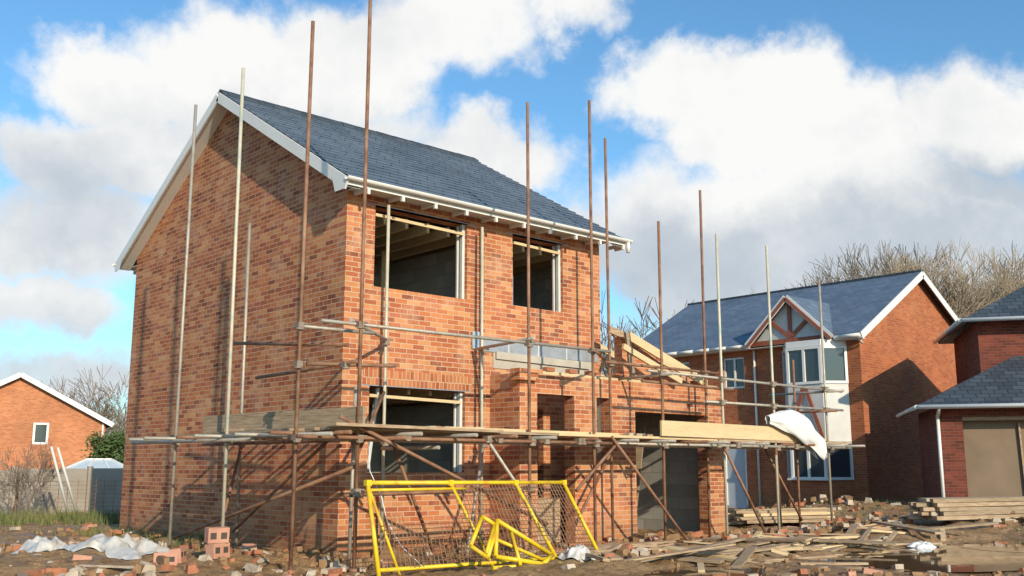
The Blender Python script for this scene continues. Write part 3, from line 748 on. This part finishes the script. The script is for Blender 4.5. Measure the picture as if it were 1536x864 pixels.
for k in range(16):
    x=U(-6,-1);y=U(-1.5,6); plank(x,y,U(.3,1.0),U(0,3),U(.05,.12),.025,random.choice([WD2,WD3,PALE]))
mb.build('timber_offcuts')
def stack(name,c,a,L,rows,cols,w,t,mats,base):
    global mb
    mb=MB(); d=Vector((math.cos(a),math.sin(a),0)); s=Vector((-d.y,d.x,0))
    for r_ in range(rows):
        for k in range(cols-(r_%2)-r_//2):
            sh=U(-.3,.3); p=Vector((c[0],c[1],base+t/2+.01+r_*(t+.008)))+s*((k-cols/2)*(w+.02)+r_*w*.4)+d*sh
            a2=s*U(-.03,.03)
            mb.beam(p-d*L/2-a2,p+d*L/2+a2+Z*U(-.01,.04),w,t,random.choice(mats),roll=U(-.08,.08))
    mb.build(name)
P=at(21.3,9.9); stack('timber_stack',(P.x,P.y),math.radians(-24),3.5,5,8,.10,.075,[WD3,WD2,WD3,PALE],gh(P.x,P.y)+.03)
stack('timber_stack',(11.2,.3),math.radians(-35),2.0,4,6,.15,.06,[WD3,WD2,WD],gh(11.2,.3)+.02)
def crump(cx,cy,rx,ry,h,sd,rot=0):
    cr,sr=math.cos(rot),math.sin(rot)
    def f(u,v):
        a=(u-.5)*2;b=(v-.5)*2
        X=rx*a*(1+.35*N.noise(Vector((a*2,b*2,sd))));Y=ry*b*(1+.4*N.noise(Vector((a*2,b*2,sd+3))))
        x=cx+X*cr-Y*sr;y=cy+X*sr+Y*cr
        e=max(0,1-(a*a)**2)*max(0,1-(b*b)**2)
        n_=(1-abs(N.noise(Vector((a*1.3+b*.6,b*1.8,sd+5))))*2.2)*.6+.2*N.noise(Vector((a*4,b*4,sd+8)))
        return (x,y,gh(x,y)+.015+h*e*max(.05,n_+.25))
    return f
sheet('plastic_sheeting',crump(-2.25,2.0,.5,.75,.2,1,.3),60,60,PLAS); sheet('plastic_sheeting',crump(-2.9,2.9,.32,.42,.2,4),40,40,PLAS)
P=at(20.2,10.6); sheet('plastic_sheeting',crump(P.x,P.y,.55,.4,.28,9),40,30,PLAS); sheet('plastic_sheeting',crump(8.2,-4.4,.24,.16,.10,12),20,20,CLOTH)
sheet('plastic_sheeting',crump(1.9,-2.75,.20,.16,.2,15),30,30,PLAS)
mb=MB()
def tuft(x,y,s,m=GRASS):
    for k in range(7):
        a=U(0,6.3);l=U(.5,1)*s; p=Vector((x+U(-.06,.06),y+U(-.06,.06),gh(x,y)-.02)); d=Vector((math.cos(a),math.sin(a),0))
        n_=Vector((-d.y,d.x,0))*.008
        mb.poly([p-n_,p+n_,p+d*l*.35+Z*l],m)
for k in range(2600):
    t=R(); P=Vector((-8,19.5,0)).lerp(Vector((3.2,11.5,0)),t)
    s=abs(random.gauss(0,1.3)); x=P.x-F.x*s;y=P.y-F.y*s
    if not inside(x,y): tuft(x,y,U(.12,.42))
for k in range(300):
    x=-abs(random.gauss(.1,.5));y=U(3,8.5); tuft(x,y,U(.1,.25))
for k in range(400):
    tuft(U(12,20),U(-6,3),U(.06,.16))
mb.build('grass')
def bush(name,c,rx,rz,nl,ls,m=LEAF):
    global mb
    mb=MB()
    cl_=[(Vector((U(-1,1),U(-1,1),U(-.3,1)))) for _ in range(14)]
    for k in range(nl):
        q_=random.choice(cl_); v=Vector((random.gauss(0,.22),random.gauss(0,.22),random.gauss(0,.18)))+q_*.75
        p=Vector((c[0]+v.x*rx,c[1]+v.y*rx,c[2]+(v.z+.2)*rz))
        a=Vector((U(-1,1),U(-1,1),U(-1,1))).normalized();b=a.orthogonal().normalized()
        mb.poly([p-a*ls,p+b*ls*.5,p+a*ls,p-b*ls*.5],m)
    for q_ in cl_: mb.tube((c[0],c[1],c[2]-rz*1.6),(c[0]+q_.x*rx*.7,c[1]+q_.y*rx*.7,c[2]+(q_.z*.75+.2)*rz),.03,BARK,4)
    mb.build(name)
P=at(50,-19.8); bush('green_bush',(P.x,P.y,1.5),1.0,1.1,3500,.10)
P=at(49,-18.2); bush('green_bush',(P.x,P.y,1.0),.9,.9,2500,.10)
def tree_mesh(seed,Ht,m,spread=.5,levels=6,rmin=.013):
    random.seed(seed); t=MB()
    def br(p,d,L,r,lv):
        segs=3 if lv>1 else 2
        for s_ in range(segs):
            d2=(d+Vector((U(-1,1),U(-1,1),U(-.4,.9)))*.13).normalized(); q_=p+d2*L/segs; r2=max(rmin,r*.86)
            t.tube(p,q_,max(rmin,r),m,6 if lv>4 else 3,r2,cap=False); p,d,r=q_,d2,r2
            if lv>0 and (s_>0 or lv<levels-1):
                for _ in range(1 if lv>2 else 2):
                    ax=d.orthogonal(); ax.rotate(Matrix.Rotation(U(0,6.3),3,d)); nd_=(d+ax.normalized()*U(.45,1.0)*spread*1.6).normalized()
                    br(p,nd_,L*U(.55,.8),r*.55,lv-1)
        if lv>0:
            for _ in range(2):
                ax=d.orthogonal(); ax.rotate(Matrix.Rotation(U(0,6.3),3,d)); nd_=(d+ax.normalized()*U(.2,.6)*spread*1.5).normalized()
                br(p,nd_,L*U(.65,.85),r*.7,lv-1)
    br(Vector((0,0,-.5)),Z.copy(),Ht*.27,Ht*.02,levels-1)
    zm=max(v.z for v in t.v)
    for v in t.v: v*=Ht/zm
    return t
def treeobj(src,name,P,s,rz):
    o=bpy.data.objects.new(name,src.data); COL.objects.link(o); o.location=P; o.scale=(s,s,s); o.rotation_euler=(0,0,rz); return o
t=tree_mesh(3,14,BARK2,.55,6); T1=t.build('bare_tree'); 
t=tree_mesh(11,14,BARK2,.5,6); T2=t.build('bare_tree')
t=tree_mesh(21,9,BARK,.6,5); T3=t.build('bare_tree')
T1.location=at(54,25.0,0); T2.location=at(55,21.0,0); T2.scale=(.95,.95,.95)
treeobj(T1,'bare_tree',at(58,29.5,0),1.0,2); treeobj(T2,'bare_tree',at(64,24.0,0),1.15,3); treeobj(T3,'bare_tree',at(55,6.3,0),1.2,1); treeobj(T3,'bare_tree',at(58,8.2,0),1.15,4)
treeobj(T2,'bare_tree',at(75,20.5,0),1.05,5); treeobj(T1,'bare_tree',at(70,28.5,0),1.25,1); treeobj(T2,'bare_tree',at(70,33,0),1.2,1.3); treeobj(T1,'bare_tree',at(85,20,0),.95,4)
T3.location=at(72,-31.5,-1.2); treeobj(T3,'bare_tree',at(75,-30.2,-1.2),1.1,2.2); treeobj(T3,'bare_tree',at(70,-27.5,-1.2),.75,3.2); treeobj(T3,'bare_tree',at(24.5,-11.6,-.2),.24,3.9)
random.seed(99)
vs=[];fs=[];nn=160
for i in range(nn+1):
    a=2*math.pi*i/nn; hh=10+9*N.noise(Vector((math.cos(a)*2.2,math.sin(a)*2.2,4)))+2*N.noise(Vector((math.cos(a)*14,math.sin(a)*14,4)))
    for rr,z in ((330,-3),(400,hh*.7),(470,hh+3),(620,-5)): vs.append((rr*math.cos(a),rr*math.sin(a),z))
for i in range(nn):
    for k in range(3): a=i*4+k; fs.append((a,a+1,a+5,a+4))
me=bpy.data.meshes.new('hills'); me.from_pydata(vs,[],fs); me.materials.append(HILL); o=bpy.data.objects.new('hills',me); COL.objects.link(o)
# ------------------------------------------------------------ world
w=bpy.data.worlds.new('World'); sc.world=w; w.use_nodes=True; nt=w.node_tree
bg=nt.nodes['Background']; bg.inputs[1].default_value=.1
SE=22.7; az_s=math.atan2(-1.47,-5.31)
sky=nt.nodes.new('ShaderNodeTexSky'); sky.sky_type='NISHITA'; sky.sun_disc=False
sky.sun_elevation=math.radians(SE); sky.sun_rotation=az_s%(2*math.pi); sky.air_density=1.0; sky.dust_density=.6; sky.ozone_density=2.0
tc=nt.nodes.new('ShaderNodeTexCoord'); D=tc.outputs['Generated']
nw=noisef(nt,D,5.5,7,.6)
off=nd(nt,'ShaderNodeVectorMath',operation='SUBTRACT'); nt.links.new(nw.outputs['Color'],off.inputs[0]); off.inputs[1].default_value=(.5,.5,.5)
dd=nd(nt,'ShaderNodeVectorMath',operation='MULTIPLY_ADD'); nt.links.new(off.outputs[0],dd.inputs[0]); dd.inputs[1].default_value=(.22,.22,.18); nt.links.new(D,dd.inputs[2])
nrm=nd(nt,'ShaderNodeVectorMath',operation='NORMALIZE'); nt.links.new(dd.outputs[0],nrm.inputs[0])
sp=nt.nodes.new('ShaderNodeSeparateXYZ'); nt.links.new(nrm.outputs[0],sp.inputs[0])
az=math_(nt,'MULTIPLY',math_(nt,'ARCTAN2',sp.outputs[0],sp.outputs[1]),180/math.pi)
el=math_(nt,'MULTIPLY',math_(nt,'ARCSINE',sp.outputs[2]),180/math.pi)
cb=nt.nodes.new('ShaderNodeCombineXYZ'); nt.links.new(az,cb.inputs[0]); nt.links.new(el,cb.inputs[1])
def blobs(lst):
    acc=None
    for (a,e,rx,ry,wt) in lst:
        mp=nd(nt,'ShaderNodeVectorMath',operation='SUBTRACT'); nt.links.new(cb.outputs[0],mp.inputs[0]); mp.inputs[1].default_value=(42.6+a,e,0)
        ml=nd(nt,'ShaderNodeVectorMath',operation='MULTIPLY'); nt.links.new(mp.outputs[0],ml.inputs[0]); ml.inputs[1].default_value=(1/rx,1/ry,0)
        ln=nd(nt,'ShaderNodeVectorMath',operation='LENGTH'); nt.links.new(ml.outputs[0],ln.inputs[0])
        mr=nd(nt,'ShaderNodeMapRange'); mr.interpolation_type='SMOOTHSTEP'; nt.links.new(ln.outputs['Value'],mr.inputs[0])
        mr.inputs[1].default_value=0.35; mr.inputs[2].default_value=1.5; mr.inputs[3].default_value=wt; mr.inputs[4].default_value=0
        acc=mr.outputs[0] if acc is None else math_(nt,'MAXIMUM',acc,mr.outputs[0])
    return acc
cl_=[(9.6,21.0,4.4,3.0,1),(13.5,19.4,5.5,3.2,1),(18.6,17.0,7,3.4,1),(26,17.8,5,3.4,1),(17,13,16,4.8,1),(0,17.3,5.5,2.8,1),(-3,15.8,4.5,2.8,1),(2,12,8,3.5,1),
(4,25.2,5,2.6,1),(-4,24.2,7,3.2,1),(-10,22.4,7,3.6,1),(-17,20.8,6,3.8,1),(-22,20.0,4.5,2.8,.95),(-13,18.0,9,3.2,.95),(-21,16.5,6,2.4,.85),
(-26.5,16.4,4.5,2.4,.9),(-25.5,12.6,6,2.6,.85),(-26,9.2,5,1.8,.85),(-25,5.4,6,2.0,.8),
(20,9.5,16,4,1),(8.8,11,6,3.5,1),(20,5,20,4.5,.95),
(-70,20,20,8,.9),(75,22,20,9,.9),(150,25,30,8,.8)]
B=blobs(cl_)
nf=noisef(nt,D,4.2,9,.64)
Dn=math_(nt,'ADD',B,math_(nt,'MULTIPLY',math_(nt,'SUBTRACT',nf.outputs[0],.5),1.6))
cov=nd(nt,'ShaderNodeMapRange'); cov.interpolation_type='SMOOTHSTEP'; nt.links.new(Dn,cov.inputs[0]); cov.inputs[1].default_value=.20; cov.inputs[2].default_value=.84
sh=blobs([(17,11.2,17,3.6,1.05),(22,7,18,4.5,1.05),(5,10,10,4,.9),(-26,14,7,4,.7),(-25,6,8,4,.6),(-14,18.5,12,2.2,.45),(27,14.5,5,2,.9)])
n5=noisef(nt,D,7,6,.6)
shf=math_(nt,'MULTIPLY_ADD',math_(nt,'SUBTRACT',n5.outputs[0],.5),1.5,math_(nt,'MULTIPLY',sh,.75),clamp=True)
ccol=ramp(nt,shf,[(0,(9.9,9.8,9.5)),(.3,(8.4,8.5,8.5)),(.7,(5.9,6.4,6.9)),(1,(4.8,5.4,6.1))])
skyc=mixc(nt,1.0,sky.outputs[0],(1.12,1.70,1.92),'MULTIPLY')
fin=mixc(nt,math_(nt,'MULTIPLY',cov.outputs[0],.97),skyc,ccol)
sp2=nt.nodes.new('ShaderNodeSeparateXYZ'); nt.links.new(D,sp2.inputs[0])
hz=nd(nt,'ShaderNodeMapRange'); nt.links.new(sp2.outputs[2],hz.inputs[0]); hz.inputs[1].default_value=0; hz.inputs[2].default_value=.16; hz.inputs[3].default_value=.6; hz.inputs[4].default_value=0
fin=mixc(nt,hz.outputs[0],fin,(5.8,6.7,7.4))
nt.links.new(fin,bg.inputs[0])
w.cycles.sampling_method='MANUAL'; w.cycles.sample_map_resolution=512
L=bpy.data.lights.new('sun','SUN'); L.energy=5.0; L.angle=math.radians(.5); L.color=(1,.86,.65)
so=bpy.data.objects.new('sun',L); COL.objects.link(so)
sd=Vector((-1.50,-5.31,2.3)).normalized(); so.rotation_euler=sd.to_track_quat('Z','Y').to_euler()
cam=bpy.data.cameras.new('camera'); cam.lens=35.25; cam.sensor_width=36; cam.clip_end=4000; cam.clip_start=.1
co=bpy.data.objects.new('camera',cam); COL.objects.link(co); co.location=(-7.88,-12.14,1.25); co.rotation_euler=(math.radians(100.1),0,math.radians(-42.6)); sc.camera=co
sc.view_settings.view_transform='Standard'; sc.view_settings.look='None'; sc.view_settings.exposure=0
